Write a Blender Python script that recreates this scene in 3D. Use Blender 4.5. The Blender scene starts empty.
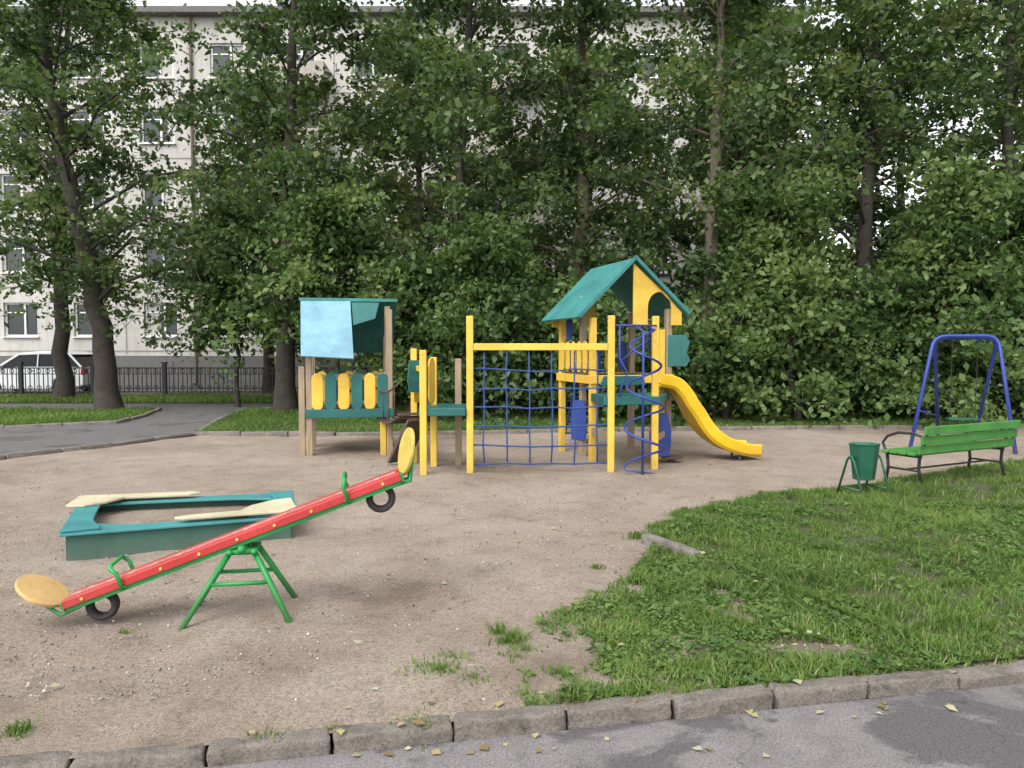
import bpy, bmesh, math, random
import numpy as np
from mathutils import Vector, Matrix, noise as mnoise
random.seed(7); RNG=np.random.default_rng(7)
scene=bpy.context.scene
V=Vector
# ------------------------------------------------------------------ materials
def nd(nt,t,**kw):
    n=nt.nodes.new(t)
    for k,v in kw.items(): setattr(n,k,v)
    return n
def ramp(nt,stops):
    r=nd(nt,'ShaderNodeValToRGB'); e=r.color_ramp.elements
    while len(e)<len(stops): e.new(0.5)
    for i,(p,c) in enumerate(stops):
        e[i].position=p; e[i].color=(*c,1) if len(c)==3 else c
    return r
def base_mat(name):
    m=bpy.data.materials.new(name); m.use_nodes=True
    nt=m.node_tree; b=nt.nodes['Principled BSDF']
    return m,nt,b
def noise_n(nt,scale,detail=5,rough=.6,vec=None,dist=0):
    n=nd(nt,'ShaderNodeTexNoise'); n.inputs['Scale'].default_value=scale
    n.inputs['Detail'].default_value=detail; n.inputs['Roughness'].default_value=rough
    n.inputs['Distortion'].default_value=dist
    if vec: nt.links.new(vec,n.inputs['Vector'])
    return n
def mix(nt,fac,a,b,mode='MIX'):
    m=nd(nt,'ShaderNodeMix',data_type='RGBA',blend_type=mode)
    def setin(sock,v):
        if isinstance(v,(int,float)): sock.default_value=v
        elif isinstance(v,tuple): sock.default_value=(*v,1)
        else: nt.links.new(v,sock)
    setin(m.inputs[0],fac); setin(m.inputs[6],a); setin(m.inputs[7],b)
    return m.outputs[2]
def bump(nt,b,h,strength=.3,dist=.01):
    bp=nd(nt,'ShaderNodeBump'); bp.inputs['Strength'].default_value=strength
    bp.inputs['Distance'].default_value=dist
    nt.links.new(h,bp.inputs['Height']); nt.links.new(bp.outputs[0],b.inputs['Normal'])
    return bp
def paint(name,col,rough=.5,wear=(.3,.24,.17),wear_amt=.5,scale=14,var=.3,metal=False):
    """weathered paint: uneven tone, grime, chips showing the material under it"""
    m,nt,b=base_mat(name)
    tc=nd(nt,'ShaderNodeTexCoord').outputs['Object']
    n1=noise_n(nt,2.3,6,.65,tc); n2=noise_n(nt,scale,8,.7,tc,.4); n3=noise_n(nt,60,3,.6,tc)
    dark=tuple(c*(1-var) for c in col); light=tuple(min(1,c*(1+var*.45)+.01) for c in col)
    r1=ramp(nt,[(.3,dark),(.7,light)]); nt.links.new(n1.outputs[0],r1.inputs[0])
    t=.72-.12*wear_amt
    r2=ramp(nt,[(t,(0,0,0)),(t+.04,(1,1,1))]); nt.links.new(n2.outputs[0],r2.inputs[0])
    c=mix(nt,r2.outputs[0],r1.outputs[0],wear)
    r3=ramp(nt,[(.35,(.74,.72,.68)),(.65,(1,1,1))]); nt.links.new(n3.outputs[0],r3.inputs[0])
    c=mix(nt,.5,c,r3.outputs[0],'MULTIPLY')
    sp=nd(nt,'ShaderNodeSeparateXYZ'); nt.links.new(tc,sp.inputs[0])
    mr=nd(nt,'ShaderNodeMapRange'); mr.inputs[1].default_value=0; mr.inputs[2].default_value=.25
    mr.inputs[3].default_value=.6; mr.inputs[4].default_value=0
    nt.links.new(sp.outputs[2],mr.inputs[0])
    mm=nd(nt,'ShaderNodeMath',operation='MULTIPLY'); nt.links.new(mr.outputs[0],mm.inputs[0]); nt.links.new(n2.outputs[0],mm.inputs[1])
    c=mix(nt,mm.outputs[0],c,(.2,.15,.11))
    nt.links.new(c,b.inputs['Base Color'])
    rr=ramp(nt,[(.3,(rough-.1,)*3),(.7,(min(1,rough+.2),)*3)]); nt.links.new(n2.outputs[0],rr.inputs[0])
    nt.links.new(rr.outputs[0],b.inputs['Roughness'])
    bump(nt,b,n2.outputs[0],.25,.004)
    return m
def wood(name,col,rough=.8):
    m,nt,b=base_mat(name)
    tc=nd(nt,'ShaderNodeTexCoord').outputs['Object']
    mp=nd(nt,'ShaderNodeMapping'); mp.inputs['Scale'].default_value=(30,30,2.2); nt.links.new(tc,mp.inputs[0])
    n=noise_n(nt,1.6,7,.65,mp.outputs[0],.6); n2=noise_n(nt,2,4,.6,tc)
    r=ramp(nt,[(.3,tuple(c*.5 for c in col)),(.55,col),(.75,tuple(min(1,c*1.25) for c in col))]); nt.links.new(n.outputs[0],r.inputs[0])
    c=mix(nt,n2.outputs[0],r.outputs[0],tuple(x*.75 for x in (col[2]*1.5,col[2]*1.35,col[2]*1.15)))
    nt.links.new(c,b.inputs['Base Color']); b.inputs['Roughness'].default_value=rough
    bump(nt,b,n.outputs[0],.4,.006)
    return m
def plain(name,col,rough=.6,metal=0,var=.2,scale=8):
    m,nt,b=base_mat(name)
    tc=nd(nt,'ShaderNodeTexCoord').outputs['Object']
    n=noise_n(nt,scale,6,.65,tc)
    r=ramp(nt,[(.3,tuple(c*(1-var) for c in col)),(.7,tuple(min(1,c*(1+var)) for c in col))])
    nt.links.new(n.outputs[0],r.inputs[0]); nt.links.new(r.outputs[0],b.inputs['Base Color'])
    b.inputs['Roughness'].default_value=rough; b.inputs['Metallic'].default_value=metal
    bump(nt,b,n.outputs[0],.15,.004)
    return m
def leaf_mat(name,stops,trans=.35,rough=.55,spec=.35):
    m,nt,b=base_mat(name)
    a=nd(nt,'ShaderNodeAttribute',attribute_name='tint')
    r=ramp(nt,stops); nt.links.new(a.outputs['Fac'],r.inputs[0])
    nt.links.new(r.outputs[0],b.inputs['Base Color']); b.inputs['Roughness'].default_value=rough
    b.inputs['Specular IOR Level'].default_value=spec
    if trans>0:
        t=nd(nt,'ShaderNodeBsdfTranslucent')
        tcol=mix(nt,1.0,r.outputs[0],(1.25,1.35,.7),'MULTIPLY'); nt.links.new(tcol,t.inputs[0])
        mx=nd(nt,'ShaderNodeMixShader'); mx.inputs[0].default_value=trans
        nt.links.new(b.outputs[0],mx.inputs[1]); nt.links.new(t.outputs[0],mx.inputs[2])
        nt.links.new(mx.outputs[0],nt.nodes['Material Output'].inputs[0])
    return m

M_yellow=paint('yellow_paint',(.76,.49,.06),.45,(.5,.4,.22),.3,var=.22)
M_teal=paint('teal_paint',(.009,.125,.115),.5,(.08,.13,.12),.4)
M_tealroof=paint('teal_roof_paint',(.035,.215,.205),.55,(.12,.24,.23),.6)
M_lblue=paint('light_blue_paint',(.19,.38,.48),.55,(.12,.27,.33),1.0,8)
M_blue=paint('blue_metal_paint',(.018,.045,.27),.4,(.08,.07,.10),.4)
M_blue2=paint('blue_panel_paint',(.018,.055,.27),.45,(.08,.08,.12),.3)
M_slide=paint('slide_yellow',(.80,.50,.012),.35,(.55,.4,.12),.2,var=.18)
M_wood=wood('weathered_post_wood',(.46,.32,.17))
M_brown=wood('brown_plank_wood',(.12,.065,.045))
M_rope=plain('blue_rope',(.025,.06,.19),.8,var=.3,scale=60)
M_red=paint('red_paint',(.48,.032,.03),.45,(.42,.2,.16),.75,10,.25)
M_redworn=paint('worn_red_paint',(.42,.14,.125),.6,(.40,.33,.30),1.6,18,.25)
M_green=paint('green_metal_paint',(.013,.28,.06),.4,(.08,.16,.07),.4)
M_gbench=paint('bench_green_paint',(.06,.25,.04),.45,(.2,.26,.12),.7)
M_gbin=paint('bin_green_paint',(.008,.105,.055),.45,(.06,.09,.06),.5)
M_black=plain('black_iron',(.018,.018,.02),.5,var=.3)
M_rubber=plain('tyre_rubber',(.035,.031,.028),.85,var=.4,scale=20)
M_turq=paint('turquoise_paint',(.035,.24,.25),.55,(.10,.19,.18),.8)
M_cream=paint('cream_paint',(.56,.50,.34),.6,(.28,.25,.16),.9)
M_dgreen=paint('dark_green_paint',(.010,.11,.085),.55,(.05,.09,.07),.6)
M_seat=paint('seat_yellow_wood',(.60,.39,.15),.55,(.36,.26,.14),.7)
M_yel2=paint('yellow_seat_paint',(.62,.48,.09),.5,(.42,.34,.18),.4)

def sand_material():
    m,nt,b=base_mat('sand')
    tc=nd(nt,'ShaderNodeTexCoord').outputs['Object']
    nL=noise_n(nt,.55,6,.6,tc,.5); nM=noise_n(nt,3.2,8,.7,tc); nS=noise_n(nt,50,6,.78,tc); nG=noise_n(nt,170,3,.75,tc)
    r=ramp(nt,[(.3,(.33,.262,.203)),(.5,(.425,.35,.285)),(.72,(.51,.435,.365))]); nt.links.new(nL.outputs[0],r.inputs[0])
    r2=ramp(nt,[(.3,(.62,.59,.56)),(.5,(.97,.97,.97)),(.75,(1.0,1.0,1.0))]); nt.links.new(nM.outputs[0],r2.inputs[0])
    c=mix(nt,.75,r.outputs[0],r2.outputs[0],'MULTIPLY')
    r3=ramp(nt,[(.33,(.42,.39,.36)),(.5,(.92,.92,.92)),(.68,(1.1,1.1,1.1))]); nt.links.new(nS.outputs[0],r3.inputs[0])
    c=mix(nt,.9,c,r3.outputs[0],'MULTIPLY')
    r4=ramp(nt,[(.36,(.35,.33,.31)),(.5,(.9,.9,.9)),(.66,(1.25,1.25,1.25))]); nt.links.new(nG.outputs[0],r4.inputs[0])
    c=mix(nt,.9,c,r4.outputs[0],'MULTIPLY')
    acc=None
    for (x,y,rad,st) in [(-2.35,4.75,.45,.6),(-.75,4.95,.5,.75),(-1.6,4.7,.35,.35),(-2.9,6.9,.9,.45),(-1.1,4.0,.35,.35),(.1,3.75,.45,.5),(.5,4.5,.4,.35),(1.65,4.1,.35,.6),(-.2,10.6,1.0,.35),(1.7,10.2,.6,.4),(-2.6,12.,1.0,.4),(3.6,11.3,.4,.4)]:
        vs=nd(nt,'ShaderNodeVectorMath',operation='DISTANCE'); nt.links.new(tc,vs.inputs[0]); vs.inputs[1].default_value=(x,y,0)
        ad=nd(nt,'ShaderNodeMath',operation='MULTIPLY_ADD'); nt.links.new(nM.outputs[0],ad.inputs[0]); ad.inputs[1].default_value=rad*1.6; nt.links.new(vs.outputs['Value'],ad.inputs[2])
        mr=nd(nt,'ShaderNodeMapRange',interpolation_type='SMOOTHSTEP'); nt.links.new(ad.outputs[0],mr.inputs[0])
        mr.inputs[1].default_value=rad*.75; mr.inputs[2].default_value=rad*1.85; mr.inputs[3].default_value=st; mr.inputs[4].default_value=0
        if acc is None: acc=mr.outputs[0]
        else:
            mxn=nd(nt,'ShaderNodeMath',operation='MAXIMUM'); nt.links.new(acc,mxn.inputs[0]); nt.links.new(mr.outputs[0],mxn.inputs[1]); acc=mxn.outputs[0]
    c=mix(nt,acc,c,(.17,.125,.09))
    nt.links.new(c,b.inputs['Base Color']); b.inputs['Roughness'].default_value=.95; b.inputs['Specular IOR Level'].default_value=.2
    ad=nd(nt,'ShaderNodeMath',operation='MULTIPLY_ADD'); nt.links.new(nM.outputs[0],ad.inputs[0]); ad.inputs[1].default_value=1.6; nt.links.new(nS.outputs[0],ad.inputs[2])
    ad2=nd(nt,'ShaderNodeMath',operation='MULTIPLY_ADD'); nt.links.new(nG.outputs[0],ad2.inputs[0]); ad2.inputs[1].default_value=.4; nt.links.new(ad.outputs[0],ad2.inputs[2])
    bump(nt,b,ad2.outputs[0],.95,.015)
    return m
M_sand=sand_material()
def asphalt(name,dry,wet,thr):
    m,nt,b=base_mat(name)
    tc=nd(nt,'ShaderNodeTexCoord').outputs['Object']
    nL=noise_n(nt,1.1,7,.62,tc,.6); nS=noise_n(nt,110,4,.75,tc); nM=noise_n(nt,5,6,.6,tc)
    vor=nd(nt,'ShaderNodeTexVoronoi',feature='DISTANCE_TO_EDGE'); vor.inputs['Scale'].default_value=.7
    wv=noise_n(nt,3,4,.6,tc); av=nd(nt,'ShaderNodeVectorMath',operation='MULTIPLY_ADD')
    nt.links.new(wv.outputs[1],av.inputs[0]); av.inputs[1].default_value=(.5,.5,.5); nt.links.new(tc,av.inputs[2]); nt.links.new(av.outputs[0],vor.inputs['Vector'])
    rc=ramp(nt,[(.0,(.4,.4,.4)),(.008,(1,1,1))]); nt.links.new(vor.outputs[0],rc.inputs[0])
    r=ramp(nt,[(thr-.02,(0,0,0)),(thr+.025,(1,1,1))]); nt.links.new(nL.outputs[0],r.inputs[0])
    rM=ramp(nt,[(.3,tuple(x*.8 for x in dry)),(.7,tuple(x*1.15 for x in dry))]); nt.links.new(nM.outputs[0],rM.inputs[0])
    c=mix(nt,r.outputs[0],wet,rM.outputs[0])
    r3=ramp(nt,[(.32,(.3,.3,.3)),(.5,(.9,.9,.9)),(.7,(1.4,1.4,1.4))]); nt.links.new(nS.outputs[0],r3.inputs[0])
    c=mix(nt,.95,c,r3.outputs[0],'MULTIPLY'); c=mix(nt,.6,c,rc.outputs[0],'MULTIPLY')
    nt.links.new(c,b.inputs['Base Color'])
    rr=ramp(nt,[(0,(.5,)*3),(1,(.92,)*3)]); nt.links.new(r.outputs[0],rr.inputs[0]); nt.links.new(rr.outputs[0],b.inputs['Roughness'])
    bump(nt,b,nS.outputs[0],.6,.005)
    return m
M_asph=asphalt('asphalt',(.205,.188,.188),(.115,.105,.11),.44)
M_asph2=asphalt('asphalt_far',(.14,.13,.13),(.10,.095,.1),.42)
def concrete(name,col,dark=(.055,.055,.035)):
    m,nt,b=base_mat(name)
    tc=nd(nt,'ShaderNodeTexCoord').outputs['Object']
    n1=noise_n(nt,5,8,.75,tc,.5); n2=noise_n(nt,70,5,.7,tc)
    r=ramp(nt,[(.3,dark),(.45,tuple(c*.7 for c in col)),(.65,col)]); nt.links.new(n1.outputs[0],r.inputs[0])
    r2=ramp(nt,[(.3,(.4,.4,.37)),(.55,(1,1,1))]); nt.links.new(n2.outputs[0],r2.inputs[0])
    c=mix(nt,.8,r.outputs[0],r2.outputs[0],'MULTIPLY'); nt.links.new(c,b.inputs['Base Color'])
    b.inputs['Roughness'].default_value=.95
    ad=nd(nt,'ShaderNodeMath',operation='ADD'); nt.links.new(n1.outputs[0],ad.inputs[0]); nt.links.new(n2.outputs[0],ad.inputs[1])
    bump(nt,b,ad.outputs[0],1.0,.018)
    return m
M_kerb=concrete('kerb_concrete',(.30,.265,.23),(.085,.08,.06))
M_shadekerb=concrete('shade_toned_concrete',(.10,.10,.06),(.03,.035,.02))  # buried edging, coloured dark to paint in the shadow line between the grass
M_soil=plain('lawn_soil',(.06,.065,.028),.95,var=.5,scale=5)
M_farground=plain('far_ground',(.05,.06,.03),.95,var=.4,scale=.5)
M_bark=concrete('bark',(.085,.07,.058),(.03,.027,.02))
M_bark2=concrete('bark_light',(.19,.15,.115),(.07,.055,.04))
G1=[(0,(.036,.064,.026)),(.45,(.080,.130,.046)),(.8,(.135,.195,.072)),(1,(.19,.20,.08))]
G2=[(0,(.042,.082,.028)),(.45,(.095,.162,.052)),(.8,(.165,.24,.085)),(1,(.20,.25,.09))]
M_leafA=leaf_mat('poplar_leaves',G1,.40); M_leafB=leaf_mat('maple_leaves',G2,.42)
M_grass=leaf_mat('grass_blades',[(0,(.060,.105,.028)),(.5,(.13,.215,.048)),(.85,(.195,.285,.075)),(1,(.34,.32,.16))],.4,.6)
M_weed=leaf_mat('weed_leaves',[(0,(.055,.11,.028)),(.6,(.12,.20,.05)),(1,(.18,.26,.08))],.35,.5)
M_fallen=leaf_mat('fallen_leaves',[(0,(.20,.14,.06)),(.5,(.38,.33,.17)),(1,(.44,.45,.34))],.15,.7)
M_peb=leaf_mat('pebbles',[(0,(.10,.085,.07)),(.6,(.32,.28,.24)),(1,(.52,.49,.44))],.0,.9)

# ------------------------------------------------------------------ mesh helpers
def empty(name,loc):
    e=bpy.data.objects.new(name,None); e.location=loc; e.empty_display_size=.2
    scene.collection.objects.link(e); return e
def attach(o,parent):
    if parent is not None:
        o.parent=parent; o.matrix_parent_inverse=Matrix.Translation(-parent.location)
class MB:
    def __init__(s): s.v=[]; s.f=[]; s.mi=[]; s.m=0
    def add(s,vs,fs):
        o=len(s.v); s.v+= [tuple(p) for p in vs]; s.f+=[tuple(i+o for i in f) for f in fs]; s.mi+=[s.m]*len(fs)
    def box(s,c,size,u=V((1,0,0)),v=None,w=V((0,0,1))):
        u=V(u).normalized(); w=V(w)
        if v is None: v=w.cross(u)
        v=V(v).normalized(); w=u.cross(v).normalized(); c=V(c)
        a,b,d=size[0]/2,size[1]/2,size[2]/2
        P=[c+u*(i*a)+v*(j*b)+w*(k*d) for k in(-1,1) for j in(-1,1) for i in(-1,1)]
        s.add(P,[(0,2,3,1),(4,5,7,6),(0,1,5,4),(2,6,7,3),(0,4,6,2),(1,3,7,5)])
    def beam(s,p0,p1,w,h,up=V((0,0,1))):
        p0=V(p0);p1=V(p1); d=(p1-p0); L=d.length; u=d.normalized()
        if abs(u.dot(up))>.98: up=V((0,1,0))
        v=up.cross(u).normalized(); s.box((p0+p1)/2,(L,w,h),u,v)
    def prism(s,poly,o,u,v,depth):
        o=V(o);u=V(u).normalized();v=V(v).normalized();n=u.cross(v).normalized()
        N=len(poly); A=[o+u*a+v*b-n*depth/2 for a,b in poly]; B=[p+n*depth for p in A]
        s.add(A+B,[tuple(reversed(range(N))),tuple(range(N,2*N))]+[(i,(i+1)%N,N+(i+1)%N,N+i) for i in range(N)])
    def tube(s,pts,r,n=8,cap=True):
        pts=[V(p) for p in pts]; N=len(pts)
        rs=r if isinstance(r,(list,tuple)) else [r]*N
        vs=[]; prev=None
        for i,p in enumerate(pts):
            t=(pts[min(i+1,N-1)]-pts[max(i-1,0)]).normalized()
            if prev is None:
                a=V((0,0,1)) if abs(t.z)<.9 else V((1,0,0))
                prev=t.cross(a).normalized()
            x=(prev-t*prev.dot(t)).normalized(); prev=x; y=t.cross(x)
            for k in range(n):
                an=2*math.pi*k/n; vs.append(p+(x*math.cos(an)+y*math.sin(an))*rs[i])
        fs=[(i*n+k,i*n+(k+1)%n,(i+1)*n+(k+1)%n,(i+1)*n+k) for i in range(N-1) for k in range(n)]
        if cap: fs+=[tuple(reversed(range(n))),tuple(range((N-1)*n,N*n))]
        s.add(vs,fs)
    def disc(s,c,u,v,ru,rv,th,n=28):
        poly=[(ru*math.cos(2*math.pi*k/n),rv*math.sin(2*math.pi*k/n)) for k in range(n)]
        s.prism(poly,c,u,v,th)
    def torus(s,c,axis,R,r,n=28,m=10,flat=1.0):
        axis=V(axis).normalized(); a=V((0,0,1)) if abs(axis.z)<.9 else V((1,0,0))
        x=axis.cross(a).normalized(); y=axis.cross(x); c=V(c); vs=[]
        for i in range(n):
            an=2*math.pi*i/n; d=x*math.cos(an)+y*math.sin(an)
            for k in range(m):
                b=2*math.pi*k/m; vs.append(c+d*(R+r*math.cos(b))+axis*(r*flat*math.sin(b)))
        s.add(vs,[(i*m+k,((i+1)%n)*m+k,((i+1)%n)*m+(k+1)%m,i*m+(k+1)%m) for i in range(n) for k in range(m)])
    def obj(s,name,mats,parent=None,bevel=0,smooth=False,seg=2):
        me=bpy.data.meshes.new(name); me.from_pydata(s.v,[],s.f)
        if not isinstance(mats,(list,tuple)): mats=[mats]
        for m in mats: me.materials.append(m)
        me.polygons.foreach_set('material_index',s.mi)
        bm=bmesh.new(); bm.from_mesh(me); bmesh.ops.recalc_face_normals(bm,faces=bm.faces); bm.to_mesh(me); bm.free()
        if smooth: me.polygons.foreach_set('use_smooth',[True]*len(me.polygons))
        me.update()
        o=bpy.data.objects.new(name,me); scene.collection.objects.link(o)
        if bevel>0:
            b=o.modifiers.new('bevel','BEVEL'); b.width=bevel; b.segments=seg; b.limit_method='ANGLE'; b.angle_limit=math.radians(40)
        attach(o,parent); return o
def np_mesh(name,verts,loops,totals,mats,tint=None,parent=None):
    me=bpy.data.meshes.new(name); me.vertices.add(len(verts)); me.vertices.foreach_set('co',verts.astype(np.float32).ravel())
    me.loops.add(len(loops)); me.loops.foreach_set('vertex_index',loops.astype(np.int32))
    me.polygons.add(len(totals)); st=np.concatenate([[0],np.cumsum(totals)[:-1]]).astype(np.int32)
    me.polygons.foreach_set('loop_start',st); me.polygons.foreach_set('loop_total',totals.astype(np.int32))
    for m in (mats if isinstance(mats,(list,tuple)) else [mats]): me.materials.append(m)
    me.update(calc_edges=True)
    if tint is not None:
        a=me.attributes.new('tint','FLOAT','FACE'); a.data.foreach_set('value',tint.astype(np.float32))
    o=bpy.data.objects.new(name,me); scene.collection.objects.link(o); attach(o,parent); return o
def nrm(a): return a/np.maximum(np.linalg.norm(a,axis=1,keepdims=True),1e-9)
def leaves(name,P,size,mat,tint,parent=None,up=.6,rng=RNG,aspect=.72):
    n=len(P); N=rng.normal(size=(n,3)); N=nrm(N)*1.0; N[:,2]+=up*np.sign(rng.random(n)-.15); N=nrm(N)
    T=nrm(np.cross(N,rng.normal(size=(n,3)))); B=np.cross(N,T)
    s=(size*(.6+.8*rng.random(n)))[:,None] if np.isscalar(size) else size[:,None]
    fold=N*s*.12
    v=np.empty((n,4,3)); v[:,0]=P+T*s*.6; v[:,1]=P+B*s*.5*aspect+T*s*.08+fold; v[:,2]=P-T*s*.5; v[:,3]=P-B*s*.5*aspect+T*s*.08+fold
    return np_mesh(name,v.reshape(-1,3),np.arange(4*n),np.full(n,4),mat,tint,parent)
def blades(name,X,Y,Z,H,mat,tint,rng=RNG,width=.006,parent=None,lean=.5):
    n=len(X); a=rng.random(n)*2*np.pi; l=rng.random(n)*lean*H; la=rng.random(n)*2*np.pi
    W=width*(.6+.8*rng.random(n)); dx=np.cos(a)*W; dy=np.sin(a)*W; lx=np.cos(la)*l; ly=np.sin(la)*l
    v=np.empty((n,5,3))
    v[:,0]=np.stack([X-dx,Y-dy,Z],1); v[:,1]=np.stack([X+dx,Y+dy,Z],1)
    v[:,2]=np.stack([X-dx*.8+lx*.35,Y-dy*.8+ly*.35,Z+H*.55],1); v[:,3]=np.stack([X+dx*.8+lx*.35,Y+dy*.8+ly*.35,Z+H*.55],1)
    v[:,4]=np.stack([X+lx,Y+ly,Z+H*.95],1)
    base=np.array([0,1,3,2,2,3,4]); loops=(np.arange(n)[:,None]*5+base).ravel(); tot=np.tile([4,3],n)
    return np_mesh(name,v.reshape(-1,3),loops,tot,mat,np.repeat(tint,2),parent)
def inside(poly,x,y):
    r=np.zeros(len(x),bool); n=len(poly); j=n-1
    for i in range(n):
        xi,yi=poly[i]; xj,yj=poly[j]
        c=((yi>y)!=(yj>y))&(x<(xj-xi)*(y-yi)/((yj-yi) if yj!=yi else 1e-9)+xi); r^=c; j=i
    return r
def pn(x,y,s,seed=0):
    """cheap smooth pseudo noise 0..1"""
    k=np.random.default_rng(seed); t=np.zeros_like(x)
    for i in range(7):
        a=k.random()*6.28; f=s*(.6+k.random()*1.8); t=t+np.sin((x*math.cos(a)+y*math.sin(a))*f+k.random()*6.28)
    return np.clip(.5+t/7,0,1)
def sheet(name,poly,z,mat,sub=0):
    mb=MB(); mb.add([(x,y,z) for x,y in poly],[tuple(range(len(poly)))]); return mb.obj(name,mat)

# ------------------------------------------------------------------ ground
KL=lambda x:3.255+.205*x           # road side of the front kerb
sheet('ground',[(-400,-200),(400,-200),(400,600),(-400,600)],-.09,M_farground)
sheet('road',[(-30,KL(-30)),(-30,-12),(30,-12),(30,KL(30))],-.065,M_asph)
nx,ny=330,150
xs=np.linspace(-15,17,nx); tt=np.linspace(0,1,ny)
Xg,Tg=np.meshgrid(xs,tt); y0=KL(Xg)+.05; Yg=y0+(16.4-y0)*Tg**1.3
Zg=(pn(Xg,Yg,1.2,3)-.5)*.03+(pn(Xg,Yg,5,4)-.5)*.018+(pn(Xg,Yg,13,14)-.5)*.010
for (cx,cy,r,dz) in [(-2.3,4.75,.4,-.035),(-.75,4.95,.45,-.035),(-1.1,4.0,.3,-.02)]:
    Zg+=dz*np.exp(-((Xg-cx)**2+(Yg-cy)**2)/r**2)
Zg*=np.clip((Yg-y0)/.4,0,1)
vv=np.stack([Xg,Yg,Zg],-1).reshape(-1,3)
ii=(np.arange(ny-1)[:,None]*nx+np.arange(nx-1)[None,:]).ravel()
o=np_mesh('playground_sand',vv,np.stack([ii,ii+1,ii+nx+1,ii+nx],1).ravel(),np.full(len(ii),4),M_sand)
o.data.polygons.foreach_set('use_smooth',[True]*len(o.data.polygons))

def kerb_run(name,pts,w,ztop,depth,slen,mat,jit=.006,sub=0,seed=0,amp=1.0):
    R=random.Random(seed); bm=bmesh.new()
    for a,b in zip(pts[:-1],pts[1:]):
        a=V((a[0],a[1],0)); b=V((b[0],b[1],0)); L=(b-a).length; n=max(1,round(L/slen)); u=(b-a)/L; vv_=V((-u.y,u.x,0)); sl=L/n
        for i in range(n):
            l=sl-R.uniform(.008,.024); c=a+u*(sl*(i+.5))+vv_*(w/2+R.uniform(-jit,jit))+V((0,0,ztop-depth/2+R.uniform(-jit,jit)))
            an=math.atan2(u.y,u.x)+R.uniform(-.025,.025)
            M=Matrix.Translation(c)@Matrix.Rotation(an,4,'Z')@Matrix.Rotation(R.uniform(-.07,.07),4,'X')@Matrix.Rotation(R.uniform(-.02,.02),4,'Y')@Matrix.Diagonal((l,w,depth,1))
            t=bmesh.new(); bmesh.ops.create_cube(t,size=1,matrix=M)
            bmesh.ops.bevel(t,geom=t.edges[:],offset=.018,segments=3,affect='EDGES',profile=.5)
            if sub:
                for _ in range(3):
                    le=[e for e in t.edges if e.calc_length()>.03]; bmesh.ops.subdivide_edges(t,edges=le,cuts=1,use_grid_fill=True)
                for v in t.verts:
                    nn=mnoise.noise_vector(v.co*9); v.co+=nn*.012*amp; v.co+=mnoise.noise_vector(v.co*32)*.006*amp
            me=bpy.data.meshes.new('t'); t.to_mesh(me); t.free(); bm.from_mesh(me); bpy.data.meshes.remove(me)
    me=bpy.data.meshes.new(name); bm.to_mesh(me); bm.free(); me.materials.append(mat)
    for p in me.polygons: p.use_smooth=True
    o=bpy.data.objects.new(name,me); scene.collection.objects.link(o); return o
kerb_run('kerb',[(x,KL(x)) for x in (-14,14)],.105,.008,.16,.50,M_kerb,.008,9,1)
lawn_poly=[(1.19,6.42),(1.48,5.72),(2.25,3.82),(8,5.0),(16,6.64),(16,14.5),(9.6,12.1),(7.3,10.9),(5.4,9.7),(4.03,8.75),(2.8,8.3),(1.82,7.47)]
sheet('lawn',lawn_poly,.024,M_soil)
kerb_run('lawn_edging',[(1.45,5.78),(1.17,6.45)],.09,.065,.14,.6,M_kerb,.008,5,5)
kerb_run('lawn_edging',[(2.2,3.95),(1.45,5.75)],.06,.03,.14,.6,M_shadekerb,.010,5,6)
sheet('path',[(-30,2),(-13,2),(-7.4,11.2),(-6.55,12.6),(-5.9,14.25),(-5.9,20),(30,20),(30,23),(-30,23)],.03,M_asph2)
rear_poly=[(-5.95,14.35),(-2.4,14.35),(3,15.3),(12,15.9),(30,17),(30,20.2),(-7.0,20.2),(-6.5,17)]
sheet('rear_lawn',rear_poly,.05,M_soil)
left_poly=[(-30,12.6),(-15,14.6),(-10.2,15.5),(-8.5,16.4),(-8.7,18),(-9.3,20.2),(-30,20.2)]
sheet('left_lawn',left_poly,.05,M_soil)
strip_poly=[(-30,22.6),(30,22.6),(30,26.4),(-30,26.4)]
sheet('fence_lawn',strip_poly,.05,M_soil)
sheet('car_park_road',[(-40,26.4),(40,26.4),(40,31.5),(-40,31.5)],.02,M_asph2)
kerb_run('path_kerb',[(-13,2.1),(-7.4,11.2),(-6.55,12.6),(-5.95,14.3),(-2.4,14.25),(3,15.2),(12,15.8),(28,16.9)],.1,.075,.2,.9,M_kerb,.008,0,8)
kerb_run('lawn_kerb',[(-30,12.5),(-15,14.5),(-10.2,15.4),(-8.4,16.35),(-8.6,18),(-9.2,20.2)],.1,.09,.2,.9,M_kerb,.006,0,9)
kerb_run('rear_lawn_kerb',[(-7.0,20.2),(-6.55,17),(-5.97,14.5)],.1,.09,.2,.9,M_kerb,.006,0,10)

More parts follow.
